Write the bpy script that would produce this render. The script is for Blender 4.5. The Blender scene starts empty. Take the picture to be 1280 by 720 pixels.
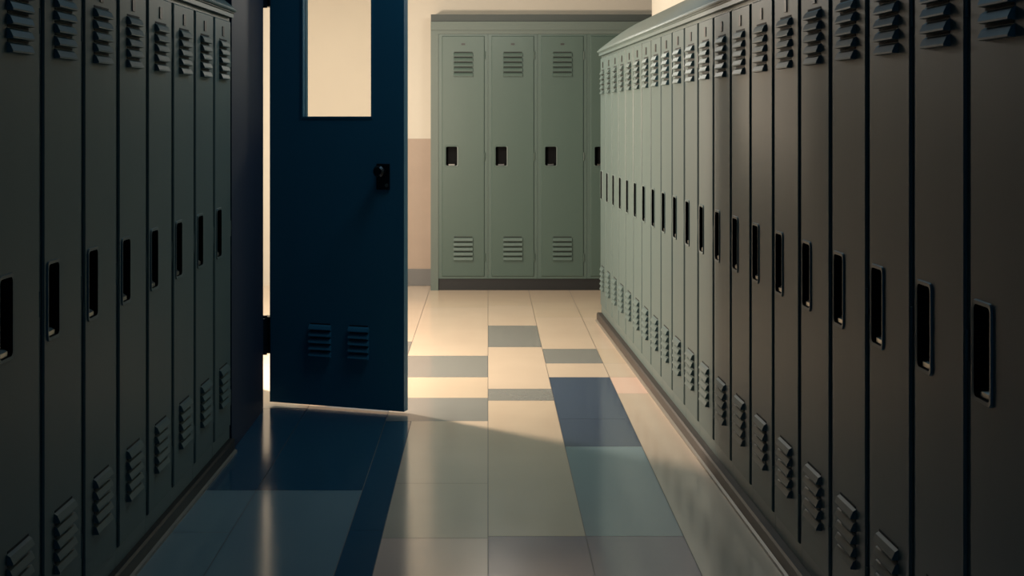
import bpy, bmesh, math, random
from mathutils import Vector
random.seed(4)
SC = bpy.context.scene
COL = SC.collection
F = 1700.0          # focal length in px for the 1280 px wide frame
EYE = 1.31

# ---------------------------------------------------------------- camera
cam_d = bpy.data.cameras.new('camera'); cam = bpy.data.objects.new('camera', cam_d); COL.objects.link(cam)
cam.location = (0, 0, EYE); cam.rotation_euler = (math.radians(90), 0, 0)
cam_d.sensor_width = 36; cam_d.lens = F / 1280 * 36
cam_d.shift_x = 30 / 1280; cam_d.shift_y = -215 / 1280
cam_d.clip_start = 0.05
SC.camera = cam

# ---------------------------------------------------------------- world, lights, exposure
wd = bpy.data.worlds.new('world'); SC.world = wd; wd.use_nodes = True
bg = wd.node_tree.nodes['Background']; bg.inputs[0].default_value = (0.07, 0.26, 0.52, 1); bg.inputs[1].default_value = 0.40
SC.view_settings.view_transform = 'Standard'; SC.view_settings.look = 'None'
SC.view_settings.gamma = 1; SC.view_settings.use_curve_mapping = False
SC.view_settings.exposure = 0.0

def area(name, loc, target, sx, sy, power, color, spread=180):
    l = bpy.data.lights.new(name, 'AREA'); l.shape = 'RECTANGLE'; l.size = sx; l.size_y = sy
    l.energy = power; l.color = color; l.spread = math.radians(spread)
    o = bpy.data.objects.new(name, l); COL.objects.link(o); o.location = loc
    o.rotation_euler = (Vector(target) - Vector(loc)).to_track_quat('-Z', 'Y').to_euler()
    return o
# area light added for the light arriving from the left beyond the open door
area('added_hall_side_light', (-3.75, 8.6, 1.75), (0, 8.5, 1.2), 2.7, 1.6, 24, (1.0, 0.92, 0.80))
# unseen area light added over the cross hall to brighten the floor
area('added_hall_area_light', (-0.92, 8.7, 2.30), (-0.92, 8.7, 0), 0.8, 0.5, 30, (1.0, 0.90, 0.76))
gp = bpy.data.lights.new('added_hall_point_light', 'POINT'); gp.energy = 24; gp.color = (0.98, 0.95, 0.86); gp.shadow_soft_size = .12  # unseen point light added to lift the wall above the green lockers
gpo = bpy.data.objects.new('added_hall_point_light', gp); COL.objects.link(gpo); gpo.location = (.05, 8.5, 2.2)
# dim cool fill light added above the corridor, in front of the open door
area('added_cool_corridor_light', (0.35, 5.3, 2.95), (0.2, 5.3, 0), 0.5, 0.8, 13, (0.42, 0.76, 1.0))
# unseen point light added behind the door, casting a band through its glass
pl = bpy.data.lights.new('unseen_band_light', 'POINT'); pl.energy = 390; pl.color = (1.0, 0.80, 0.63); pl.shadow_soft_size = .11
plo = bpy.data.objects.new('unseen_band_light', pl); COL.objects.link(plo); plo.location = (-1.40, 6.85, 1.40)

# ---------------------------------------------------------------- materials
def s2l(c):
    return tuple(((v/255)/12.92 if v/255 <= .04045 else ((v/255+.055)/1.055)**2.4) for v in c)
def mat(name, col, rough=.5, metal=0.0, noise=0.0, nscale=6, bump=0.0, bscale=40, spec=.5, coat=0.0, stretch=(1,1,1), rvar=0.0):
    m = bpy.data.materials.new(name); m.use_nodes = True
    nt = m.node_tree; b = nt.nodes['Principled BSDF']
    c = s2l(col)
    b.inputs['Base Color'].default_value = (*c, 1)
    b.inputs['Roughness'].default_value = rough; b.inputs['Metallic'].default_value = metal
    b.inputs['Specular IOR Level'].default_value = spec; b.inputs['Coat Weight'].default_value = coat
    tc = nt.nodes.new('ShaderNodeTexCoord'); mp = nt.nodes.new('ShaderNodeMapping'); mp.inputs['Scale'].default_value = stretch
    nt.links.new(tc.outputs['Object'], mp.inputs['Vector'])
    if noise or rvar:
        n = nt.nodes.new('ShaderNodeTexNoise'); n.inputs['Scale'].default_value = nscale; n.inputs['Detail'].default_value = 6
        nt.links.new(mp.outputs[0], n.inputs['Vector'])
        if noise:
            r = nt.nodes.new('ShaderNodeMapRange'); r.inputs['To Min'].default_value = 1-noise; r.inputs['To Max'].default_value = 1+noise
            nt.links.new(n.outputs['Fac'], r.inputs['Value'])
            mx = nt.nodes.new('ShaderNodeVectorMath'); mx.operation = 'SCALE'; mx.inputs[0].default_value = c
            nt.links.new(r.outputs[0], mx.inputs['Scale']); nt.links.new(mx.outputs[0], b.inputs['Base Color'])
        if rvar:
            r2 = nt.nodes.new('ShaderNodeMapRange'); r2.inputs['To Min'].default_value = max(.02, rough-rvar); r2.inputs['To Max'].default_value = rough+rvar
            nt.links.new(n.outputs['Fac'], r2.inputs['Value']); nt.links.new(r2.outputs[0], b.inputs['Roughness'])
    if bump:
        n = nt.nodes.new('ShaderNodeTexNoise'); n.inputs['Scale'].default_value = bscale; n.inputs['Detail'].default_value = 3
        nt.links.new(mp.outputs[0], n.inputs['Vector'])
        bp = nt.nodes.new('ShaderNodeBump'); bp.inputs['Strength'].default_value = bump; bp.inputs['Distance'].default_value = .01
        nt.links.new(n.outputs['Fac'], bp.inputs['Height']); nt.links.new(bp.outputs[0], b.inputs['Normal'])
    return m
M = {}
M['paint']  = mat('grey_locker_paint', (82,97,95), .46, 0, .07, 5, .05, 9, spec=.22, stretch=(1,1,.35))
M['cap']    = mat('grey_cap_paint', (84,99,97), .44, 0, .06, 5, spec=.35)
M['green']  = mat('green_locker_paint', (60,78,71), .42, 0, .07, 5, .04, 9, stretch=(1,1,.35))
M['greenfr']= mat('green_frame_paint', (66,83,77), .42, 0, .05, 5)
M['header'] = mat('grey_green_header_paint', (78,90,84), .55, 0, .05, 5)
M['hdark']  = mat('dark_header_paint', (52,60,57), .6)
M['cup']    = mat('black_handle_cup', (7,8,9), .7, spec=.1)
M['slot']   = mat('dark_slot', (14,15,15), .8)
M['chrome'] = mat('worn_steel', (150,148,140), .28, 1.0)
M['plate']  = mat('dark_number_plate', (38,36,33), .45)
M['plinth'] = mat('dark_brown_plinth', (52,47,43), .55, 0, .12, 12)
M['shoe']   = mat('pale_floor_strip', (112,106,96), .45)
M['black']  = mat('black_toe_kick', (10,14,15), .5)
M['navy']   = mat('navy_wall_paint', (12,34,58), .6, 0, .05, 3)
M['door']   = mat('navy_door_paint', (36,98,122), .5, 0, .06, 3)
M['doordk'] = mat('navy_door_hardware', (10,16,24), .35, .3)
M['wall']   = mat('cream_wall_paint', (184,178,164), .7, 0, .04, 2.5, .02, 60)
M['wains']  = mat('tan_wainscot_paint', (146,130,115), .6, 0, .10, 4, .1, 30)
M['base']   = mat('grey_vinyl_baseboard', (92,92,90), .5)
M['ceil']   = mat('ceiling_paint', (170,174,172), .8, 0, .04, 3)
M['dark']   = mat('dark_hall_paint', (60,70,78), .7, 0, .04, 3)
M['grout']  = mat('dark_grout', (66,62,58), .6)
g = bpy.data.materials.new('door_glass'); g.use_nodes = True
nt = g.node_tree; nt.nodes.clear()
out = nt.nodes.new('ShaderNodeOutputMaterial'); tr = nt.nodes.new('ShaderNodeBsdfTransparent'); gl = nt.nodes.new('ShaderNodeBsdfGlossy')
tr.inputs[0].default_value = (.98, .97, .95, 1); gl.inputs['Roughness'].default_value = .08
mx = nt.nodes.new('ShaderNodeMixShader'); mx.inputs[0].default_value = .05
nt.links.new(tr.outputs[0], mx.inputs[1]); nt.links.new(gl.outputs[0], mx.inputs[2]); nt.links.new(mx.outputs[0], out.inputs[0])
M['glass'] = g
def tile(name, col):
    m = mat(name, col, .14, 0, .06, 3.0, .03, 5, rvar=.03); m.node_tree.nodes['Principled BSDF'].inputs['IOR'].default_value = 2.5; return m
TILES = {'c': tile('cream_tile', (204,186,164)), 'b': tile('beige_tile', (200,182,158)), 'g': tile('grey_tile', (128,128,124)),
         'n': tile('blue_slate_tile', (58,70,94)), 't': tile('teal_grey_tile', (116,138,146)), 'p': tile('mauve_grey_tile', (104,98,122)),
         'd': tile('deep_blue_tile_and_door_shade', (40,78,100)), 'm': tile('mauve_tile', (228,196,176))}

# ---------------------------------------------------------------- mesh helpers
def box(bm, x0, x1, y0, y1, z0, z1, mi=0):
    v = [bm.verts.new(p) for p in ((x0,y0,z0),(x1,y0,z0),(x1,y1,z0),(x0,y1,z0),(x0,y0,z1),(x1,y0,z1),(x1,y1,z1),(x0,y1,z1))]
    for f in ((3,2,1,0),(4,5,6,7),(0,1,5,4),(1,2,6,5),(2,3,7,6),(3,0,4,7)):
        bm.faces.new([v[i] for i in f]).material_index = mi
def prism(bm, prof, x0, x1, mi=0):
    """profile of (y,z) points, extruded along x"""
    a = [bm.verts.new((x0, y, z)) for y, z in prof]; b = [bm.verts.new((x1, y, z)) for y, z in prof]
    n = len(prof)
    bm.faces.new(a).material_index = mi; bm.faces.new(b[::-1]).material_index = mi
    for i in range(n):
        bm.faces.new((a[i], b[i], b[(i+1) % n], a[(i+1) % n])).material_index = mi
def cyl(bm, c, r, axis, L, n=16, mi=0, r2=None):
    c = Vector(c); ax = Vector(axis).normalized(); u = ax.orthogonal().normalized(); w = ax.cross(u)
    r2 = r if r2 is None else r2
    a = [bm.verts.new(c + (u*math.cos(t)+w*math.sin(t))*r) for t in (2*math.pi*i/n for i in range(n))]
    b = [bm.verts.new(c + ax*L + (u*math.cos(t)+w*math.sin(t))*r2) for t in (2*math.pi*i/n for i in range(n))]
    bm.faces.new(a[::-1]).material_index = mi; bm.faces.new(b).material_index = mi
    for i in range(n): bm.faces.new((a[i], a[(i+1) % n], b[(i+1) % n], b[i])).material_index = mi
def obj(name, bm, mats, parent=None, loc=None, rz=None, bevel=0):
    bmesh.ops.recalc_face_normals(bm, faces=bm.faces)
    me = bpy.data.meshes.new(name); bm.to_mesh(me); bm.free()
    for m in (mats if isinstance(mats, (list, tuple)) else [mats]): me.materials.append(m)
    o = bpy.data.objects.new(name, me); COL.objects.link(o)
    if parent: o.parent = parent
    if loc: o.location = loc
    if rz is not None: o.rotation_euler = (0, 0, rz)
    if bevel:
        b = o.modifiers.new('bevel', 'BEVEL'); b.width = bevel; b.segments = 2; b.limit_method = 'ANGLE'
    return o
def struct(name, bm, mats, **k):
    o = obj(name, bm, mats, **k); o['kind'] = 'structure'; return o
def thing(name, label, cat, loc, rz, group=None):
    o = bpy.data.objects.new(name, None); COL.objects.link(o); o.empty_display_size = .1
    o.location = loc; o.rotation_euler = (0, 0, rz); o['label'] = label; o['category'] = cat
    if group: o['group'] = group
    return o
def dup(root, loc, rz, label, group):
    r = root.copy(); COL.objects.link(r); r.location = loc; r.rotation_euler = (0, 0, rz)
    r['label'] = label; r['group'] = group
    for ch in list(root.children):
        c = ch.copy(); COL.objects.link(c); c.parent = r
        for s in ch.children:
            d = s.copy(); COL.objects.link(d); d.parent = c
    return r

# ---------------------------------------------------------------- locker row geometry (the two rows toe in slightly)
W = .305
KR, KL = -54 / F, 30 / F                       # drift of X per metre of depth
XR, XL = 1.0, -1.1
def right_x(y): return XR + KR * y
def left_x(y): return XL + KL * y
RZR = math.atan2(-1, -KR); RZL = math.atan2(1, KL)
Y0R, NR = 2.28, 21
Y0L, NL = 2.855, 8
YE_R = Y0R + NR * W; YE_L = Y0L + NL * W

# ---------------------------------------------------------------- structure
# floor: one mesh of vinyl tiles with thin joints
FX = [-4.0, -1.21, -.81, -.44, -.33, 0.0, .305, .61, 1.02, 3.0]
rows = {
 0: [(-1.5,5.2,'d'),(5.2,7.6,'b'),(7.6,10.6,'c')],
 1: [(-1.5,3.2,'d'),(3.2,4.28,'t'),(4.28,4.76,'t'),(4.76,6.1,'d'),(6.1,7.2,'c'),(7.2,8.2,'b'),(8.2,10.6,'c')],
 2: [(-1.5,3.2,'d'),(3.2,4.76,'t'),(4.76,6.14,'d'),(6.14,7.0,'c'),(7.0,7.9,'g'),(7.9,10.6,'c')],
 3: [(-1.5,4.3,'d'),(4.3,5.84,'d')],  # dark strip painted in for the door's shadow and reflection
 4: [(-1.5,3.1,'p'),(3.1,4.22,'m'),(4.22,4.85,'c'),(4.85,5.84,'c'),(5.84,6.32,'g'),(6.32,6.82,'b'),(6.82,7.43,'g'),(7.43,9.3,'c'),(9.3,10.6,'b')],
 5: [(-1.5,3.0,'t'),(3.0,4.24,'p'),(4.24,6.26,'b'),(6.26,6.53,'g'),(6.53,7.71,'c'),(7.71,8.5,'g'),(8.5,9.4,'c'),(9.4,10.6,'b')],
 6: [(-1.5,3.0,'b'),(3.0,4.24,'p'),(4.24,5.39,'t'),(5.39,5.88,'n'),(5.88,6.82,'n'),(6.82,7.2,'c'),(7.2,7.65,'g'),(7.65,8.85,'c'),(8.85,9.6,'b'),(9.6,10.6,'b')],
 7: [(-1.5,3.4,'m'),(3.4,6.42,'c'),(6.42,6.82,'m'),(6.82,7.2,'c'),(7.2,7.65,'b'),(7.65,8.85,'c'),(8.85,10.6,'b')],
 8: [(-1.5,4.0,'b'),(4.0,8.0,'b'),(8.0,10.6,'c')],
}
keys = list(TILES); bm = bmesh.new(); G = .0012
def quad(bm, x0, x1, y0, y1, z, mi):
    bm.faces.new([bm.verts.new(p) for p in ((x0,y0,z),(x1,y0,z),(x1,y1,z),(x0,y1,z))]).material_index = mi
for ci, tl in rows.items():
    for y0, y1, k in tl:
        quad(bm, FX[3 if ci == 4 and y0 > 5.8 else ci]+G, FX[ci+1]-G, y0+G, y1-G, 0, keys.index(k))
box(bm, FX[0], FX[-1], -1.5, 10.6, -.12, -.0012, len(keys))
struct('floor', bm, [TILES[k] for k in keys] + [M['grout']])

YF = 10.5
bm = bmesh.new(); box(bm, -4.0, 3.0, YF, YF+.12, 1.135, 3.0, 0); box(bm, -1.45, 3.0, YF, YF+.12, 0, 1.135, 1); box(bm, -4.0, -1.45, YF, YF+.12, 0, 1.135, 0)
struct('wall_back', bm, [M['wall'], M['wains']])
bm = bmesh.new(); box(bm, -1.45, -.432, YF-.012, YF, 0, .13)
struct('baseboard_back', bm, M['base'], bevel=.003)
# cross hall, left: wall with a window added to suit the area light (out of the frame)
bm = bmesh.new()
box(bm, -4.0, -3.9, 6.05, 7.2, 0, 3.0); box(bm, -4.0, -3.9, 10.0, YF, 0, 3.0); box(bm, -4.0, -3.9, 7.2, 10.0, 0, .85); box(bm, -4.0, -3.9, 7.2, 10.0, 2.65, 3.0)
struct('wall_hall_left', bm, M['wall'])
bm = bmesh.new()
box(bm, -3.97, -3.92, 7.2, 10.0, .85, .9); box(bm, -3.97, -3.92, 7.2, 10.0, 2.6, 2.65)
for y in (7.2, 8.12, 9.03, 9.95): box(bm, -3.97, -3.92, y, y+.05, .9, 2.6)
struct('added_window_1', bm, M['header'])
# wall behind the left row, and the navy wall that ends at the door
bm = bmesh.new(); box(bm, -4.0, -1.42, -1.5, YE_L+.01, 0, 3.0)
struct('wall_left', bm, M['dark'])
bm = bmesh.new(); box(bm, -4.0, -1.0, YE_L+.012, 6.05, 0, 3.0)
struct('wall_door_side', bm, M['navy'])
bm = bmesh.new(); box(bm, -1.0, .82, 6.03, 6.17, 2.17, 3.0)
struct('trim_6', bm, M['navy'])
bm = bmesh.new(); box(bm, -1.16, -1.078, 6.051, 6.52, 0, 3.0)  # strip added to block light leaking through the gap beside the door
struct('added_light_block', bm, M['navy'], bevel=.004)
# wall behind the right row
bm = bmesh.new()
a = [(right_x(y)+.375, y) for y in (-1.5, 9.03)]
v0 = [bm.verts.new((x, y, 0)) for x, y in (a[0], a[1], (3.0, 9.03), (3.0, -1.5))]
v1 = [bm.verts.new((v.co.x, v.co.y, 3.0)) for v in v0]
bm.faces.new(v0[::-1]); bm.faces.new(v1)
for i in range(4): bm.faces.new((v0[i], v0[(i+1) % 4], v1[(i+1) % 4], v1[i]))
struct('wall_right', bm, M['wall'])
bm = bmesh.new(); box(bm, -4.0, 3.0, -1.5, 10.62, 3.0, 3.1)
struct('ceiling', bm, M['ceil'])

# plinths under both rows: dark face, light strip on the floor edge
def plinth(name, n, parent_loc, rz, out, face):
    L = n*W; bm = bmesh.new()
    prism(bm, [(-out, 0), (-out, .050), (-out+.006, .056), (.36, .056), (.36, 0)], 0, L, 0)
    prism(bm, [(-out-.008, 0), (-out-.008, .010), (-out, .014), (-out, 0)], 0, L, 1)
    return struct(name, bm, [M[face], M['shoe']], loc=parent_loc, rz=rz)
plinth('trim_1', NR, (right_x(YE_R), YE_R, 0), RZR, .030, 'plinth')
plinth('trim_2', NL, (left_x(Y0L), Y0L, 0), RZL, .022, 'black')
# header and surround of the green lockers
GX0, GW, GN, GZ0, GZ1 = -.372, .372, 4, .088, 1.925
gfront = YF - .02 - .0
bm = bmesh.new()
box(bm, -.43, 2.9, YF-.30, YF-.001, 1.955, 2.018); box(bm, -.43, 2.9, YF-.265, YF-.001, 2.018, 2.075, 1)
struct('trim_3', bm, [M['header'], M['hdark']])

# ---------------------------------------------------------------- lockers
def ring(bm, r1, r2, mi=0):
    n = len(r1)
    for i in range(n): bm.faces.new((r1[i], r1[(i+1) % n], r2[(i+1) % n], r2[i])).material_index = mi
def rect(bm, x0, x1, z0, z1, y): return [bm.verts.new(p) for p in ((x0,y,z0),(x1,y,z0),(x1,y,z1),(x0,y,z1))]
def louvers(x0, x1, z0, z1, n, y, paint):
    bm = bmesh.new(); p = (z1-z0)/n
    for i in range(n):
        b = z0 + i*p; t = b + p*.82; d = .0145
        prism(bm, [(y+.001, t), (y-d*.55, t-p*.18), (y-d, b+p*.18), (y-d, b+p*.05), (y+.001, b+p*.02)], x0, x1, 0)
        box(bm, x0+.004, x1-.004, y-.0012, y+.002, t+p*.01, b+p*1.0, 1)
    return bm, [paint, M['slot']]
def make_locker(label, group, w, z0, z1, depth, paint, fpaint, hx, hw, hz0, hz1, vw, tv, bv, nz, dmargin=.014, nl=5, cup=None, dlow=.018):
    """front faces local -y; hx = handle centre from the door's left edge"""
    t = thing('locker', label, 'locker', (0, 0, 0), 0, group)
    w2 = w/2 - .0008
    bm = bmesh.new(); s = .014
    box(bm, -w2, -w2+s, 0, depth, z0, z1); box(bm, w2-s, w2, 0, depth, z0, z1)
    box(bm, -w2+s, w2-s, 0, depth, z1-.022, z1); box(bm, -w2+s, w2-s, 0, depth, z0, z0+dlow+.004); box(bm, -w2+s, w2-s, depth-.006, depth, z0+dlow+.004, z1-.022)
    fl = dmargin+.004
    if fl > s:
        box(bm, -w2+s, -w2+fl, 0, .003, z0+dlow+.004, z1-.022); box(bm, w2-fl, w2-s, 0, .003, z0+dlow+.004, z1-.022)
    obj('carcass', bm, fpaint, t)
    # door: chamfered tray with a hole for the handle cup
    dx0, dx1, dz0, dz1, y = -w2+dmargin, w2-dmargin, z0+dlow, z1-.014, -.0075
    h0, h1 = dx0 + hx - hw/2, dx0 + hx + hw/2
    bm = bmesh.new(); c = .004
    xs = [dx0+c, h0, h1, dx1-c]; zs = [dz0+c, hz0, hz1, dz1-c]
    V = [[bm.verts.new((x, y, z)) for x in xs] for z in zs]
    for i in range(3):
        for j in range(3):
            if (i, j) != (1, 1): bm.faces.new((V[i][j], V[i][j+1], V[i+1][j+1], V[i+1][j]))
    outer = [V[0][0], V[0][1], V[0][2], V[0][3], V[1][3], V[2][3], V[3][3], V[3][2], V[3][1], V[3][0], V[2][0], V[1][0]]
    r2 = []
    for v in outer:
        x = dx0 if v.co.x <= xs[0]+1e-6 else dx1 if v.co.x >= xs[3]-1e-6 else v.co.x
        z = dz0 if v.co.z <= zs[0]+1e-6 else dz1 if v.co.z >= zs[3]-1e-6 else v.co.z
        r2.append(bm.verts.new((x, y+c, z)))
    ring(bm, outer, r2)
    r3 = [bm.verts.new((v.co.x, -.0005, v.co.z)) for v in r2]; ring(bm, r2, r3)
    d = obj('door', bm, paint, t)
    # handle cup: raised rim and a recessed dark pocket with rounded corners
    bm = bmesh.new()
    def rr(x0, x1, z0_, z1_, r, yy, n=4):
        out = []
        for cx, cz, a0 in ((x1-r, z0_+r, -90), (x1-r, z1_-r, 0), (x0+r, z1_-r, 90), (x0+r, z0_+r, 180)):
            for k in range(n+1):
                a = math.radians(a0 + 90*k/n); out.append(bm.verts.new((cx+r*math.cos(a), yy, cz+r*math.sin(a))))
        return out
    A = rr(h0-.007, h1+.007, hz0-.007, hz1+.007, .012, y+.0005)
    B = rr(h0-.005, h1+.005, hz0-.005, hz1+.005, .012, y-.004)
    C = rr(h0+.002, h1-.002, hz0+.002, hz1-.002, .011, y-.003)
    D = rr(h0+.004, h1-.004, hz0+.004, hz1-.004, .010, y+.045)
    ring(bm, A, B); ring(bm, B, C); ring(bm, C, D, 1); bm.faces.new(D).material_index = 1
    obj('handle_cup', bm, [cup or fpaint, M['cup']], d)
    bm = bmesh.new(); xm = (h0+h1)/2
    prism(bm, [(y+.003, hz0+.004), (y+.003, hz0+.014), (y+.012, hz0+.020), (y+.030, hz0+.020), (y+.030, hz0+.004)], xm-hw*.26, xm+hw*.26)
    obj('latch', bm, M['chrome'], d)
    for za, zb in (tv, bv):
        b_, ms = louvers(-vw/2, vw/2, za, zb, nl, y, paint); obj('vent_louvers', b_, ms, d)
    bm = bmesh.new(); box(bm, -.014, .014, y-.003, y+.001, nz[0], nz[1])
    obj('number_plate', bm, M['plate'], d)
    for zc in (z0+.16, (z0+z1)/2, z1-.16):
        bm = bmesh.new(); cyl(bm, (dx1+.004, -.004, zc-.03), .0045, (0,0,1), .06, 8); obj('hinge', bm, paint, d)
    return t

ords = ['first','second','third','fourth','fifth','sixth','seventh','eighth','ninth','tenth','eleventh','twelfth','thirteenth','fourteenth','fifteenth','sixteenth','seventeenth','eighteenth','nineteenth','twentieth','twenty-first']
LK = dict(w=W, dlow=.052, z0=.057, z1=1.69, depth=.35, paint=M['paint'], fpaint=M['cap'], hx=.062, hw=.078, hz0=.785, hz1=.962, vw=.135, tv=(1.447, 1.600), bv=(.215, .367), nz=(1.612, 1.648))
def right_label(i):                                     # i counts from the camera end
    far = NR-1-i
    if i == 0: return 'shadowed locker at the near end of the right row, cut by the right picture edge'
    if far == 0: return 'cream-lit locker at the far corner of the right row, next to the green lockers'
    tone = 'dark shadowed' if i < 4 else 'grey' if i < 9 else 'softly lit grey' if i < 14 else 'cream-lit grey'
    if i <= 10: return f'{tone} locker in the right row, {ords[i]} from the right picture edge'
    return f'{tone} locker in the right row, {ords[far]} from its corner by the green lockers'
gr = 'grey lockers of the long right row'
first = make_locker(right_label(0), gr, **LK)
for i in range(NR):
    yc = Y0R + (i+.5)*W; loc = (right_x(yc), yc, 0)
    if i == 0: first.location = loc; first.rotation_euler = (0, 0, RZR)
    else: dup(first, loc, RZR, right_label(i), gr)
def left_label(i):
    far = NL-1-i
    if i == 0: return 'nearly black locker cut by the left picture edge, nearest of the left row'
    if far == 0: return 'grey locker at the far end of the left row, touching the navy wall'
    return f'grey locker in the left row, {ords[far]} from the navy wall beside the door'
gl_ = 'grey lockers of the left row'
for i in range(NL):
    yc = Y0L + (i+.5)*W
    dup(first, (left_x(yc), yc, 0), RZL, left_label(i), gl_)
# green lockers on the back wall
GK = dict(w=GW, z0=GZ0, z1=GZ1, depth=.28, paint=M['green'], fpaint=M['greenfr'], hx=.072, hw=.088, hz0=.935, hz1=1.082, vw=.145, tv=(1.605, 1.792), bv=(.225, .405), nz=(1.842, 1.856), dmargin=.026)
glab = ['green locker at the left end of the back wall row, beside the tan wall', 'green locker on the back wall, between the leftmost one and the one right of it',
        'green locker on the back wall, third from the tan wall', 'green locker on the back wall half hidden behind the corner of the right row']
gg = 'green lockers on the back wall'
gf = YF - .285
for i in range(GN):
    x = GX0 + (i+.5)*GW
    if i == 0:
        g0 = make_locker(glab[0], gg, **GK); g0.location = (x, gf, 0)
    else: dup(g0, (x, gf, 0), 0, glab[i], gg)
bm = bmesh.new(); box(bm, GX0-.02, GX0+GN*GW+.4, gf+.012, YF-.001, 0, .087)
struct('trim_4', bm, M['black'])
bm = bmesh.new(); box(bm, -.43, GX0-.001, gf-.004, YF-.001, .0, 1.955); box(bm, GX0-.001, GX0+GN*GW+.001, gf-.004, YF-.001, 1.926, 1.955); box(bm, GX0+GN*GW+.001, 2.9, gf-.004, YF-.001, .0, 1.955)
struct('trim_5', bm, M['header'])

# curved sloping tops over both grey rows
def sloped_top(label, n, loc, rz):
    t = thing('sloped_locker_top', label, 'locker top', loc, rz)
    L = n*W; bm = bmesh.new()
    pr = [(-.016, 1.6915), (-.016, 1.706), (-.020, 1.710), (-.020, 1.728)]
    for k in range(0, 11):
        u = k/10; pr.append((-.016 + .375*u, 1.734 + .215*math.sin(u*math.pi*.42)/math.sin(math.pi*.42)))
    pr += [(.359, 1.6915)]
    prism(bm, pr, 0, L)
    obj('cover_panel', bm, M['cap'], t)
    bm = bmesh.new(); prism(bm, [(-.026, 1.714), (-.028, 1.719), (-.026, 1.724), (-.0195, 1.725), (-.0195, 1.713)], 0, L)
    obj('edge_bead', bm, M['cap'], t)
    return t
sloped_top('curved grey sloping metal top running along the long right row of lockers', NR, (right_x(YE_R), YE_R, 0), RZR)
sloped_top('curved grey metal top above the left row of lockers, at the picture top', NL, (left_x(Y0L), Y0L, 0), RZL)

# ---------------------------------------------------------------- the open navy door
P0, P1 = Vector((-.990, 6.17)), Vector((-.368, 5.957))
DW = (P1-P0).length; RZD = math.atan2(P1.y-P0.y, P1.x-P0.x)
def du(xpx):                                            # where the sight line of a column meets the leaf
    k = (xpx-610)/F; d = P1-P0
    return DW * (P0.x - k*P0.y) / (k*d.y - d.x)
u0, u1 = du(377), du(466)
door = thing('open_door', 'dark navy classroom door standing open, with a tall glass pane and two louvre vents', 'door', (P0.x, P0.y, 0), RZD)
TH, DB, DT, WB, WT = .044, .014, 2.13, 1.300, 1.98
bm = bmesh.new()
box(bm, 0, u0, 0, TH, DB, DT); box(bm, u1, DW, 0, TH, DB, DT); box(bm, u0, u1, 0, TH, DB, WB); box(bm, u0, u1, 0, TH, WT, DT)
bmesh.ops.remove_doubles(bm, verts=bm.verts, dist=1e-5)
obj('door_leaf', bm, M['door'], door)
bm = bmesh.new(); box(bm, u0+.001, u1-.001, .019, .025, WB+.001, WT-.001)
pane = obj('glass_pane', bm, M['glass'], door)
bm = bmesh.new(); e = .008
for ya, yb in ((-.003, .0185), (.0255, TH+.003)):
    box(bm, u0, u0+e, ya, yb, WB, WT); box(bm, u1-e, u1, ya, yb, WB, WT); box(bm, u0+e, u1-e, ya, yb, WB, WB+e); box(bm, u0+e, u1-e, ya, yb, WT-e, WT)
obj('glazing_bead', bm, M['door'], door)
for xa, xb in ((387, 414), (436, 461)):
    b_, ms = louvers(du(xa), du(xb), .232, .382, 5, 0, M['door']); obj('vent_louvers', b_, ms, door)
hu = du(480)
bm = bmesh.new(); box(bm, hu-.035, hu+.03, -.006, 0, .985, 1.10)
esc = obj('lock_plate', bm, M['doordk'], door, bevel=.003)
bm = bmesh.new(); cyl(bm, (hu-.004, -.006, 1.068), .014, (0,-1,0), .035, 16); cyl(bm, (hu-.004, -.036, 1.068), .020, (0,-1,0), .016, 20, r2=.026); cyl(bm, (hu-.004, -.052, 1.068), .026, (0,-1,0), .010, 20, r2=.018)
obj('door_knob', bm, M['doordk'], door)
bm = bmesh.new(); cyl(bm, (hu+.016, -.006, 1.005), .008, (0,-1,0), .006, 16)
obj('keyhole', bm, M['chrome'], door)
for z in (.235, 1.005 + 2, 1.806):
    if z > 2.5: continue
    bm = bmesh.new()
    box(bm, -.034, .004, -.012, TH, z, z+.165); cyl(bm, (-.018, -.014, z-.006), .011, (0,0,1), .177, 14); box(bm, -.030, -.004, -.125, -.010, z+.004, z+.161)
    obj('hinge', bm, M['doordk'], door)
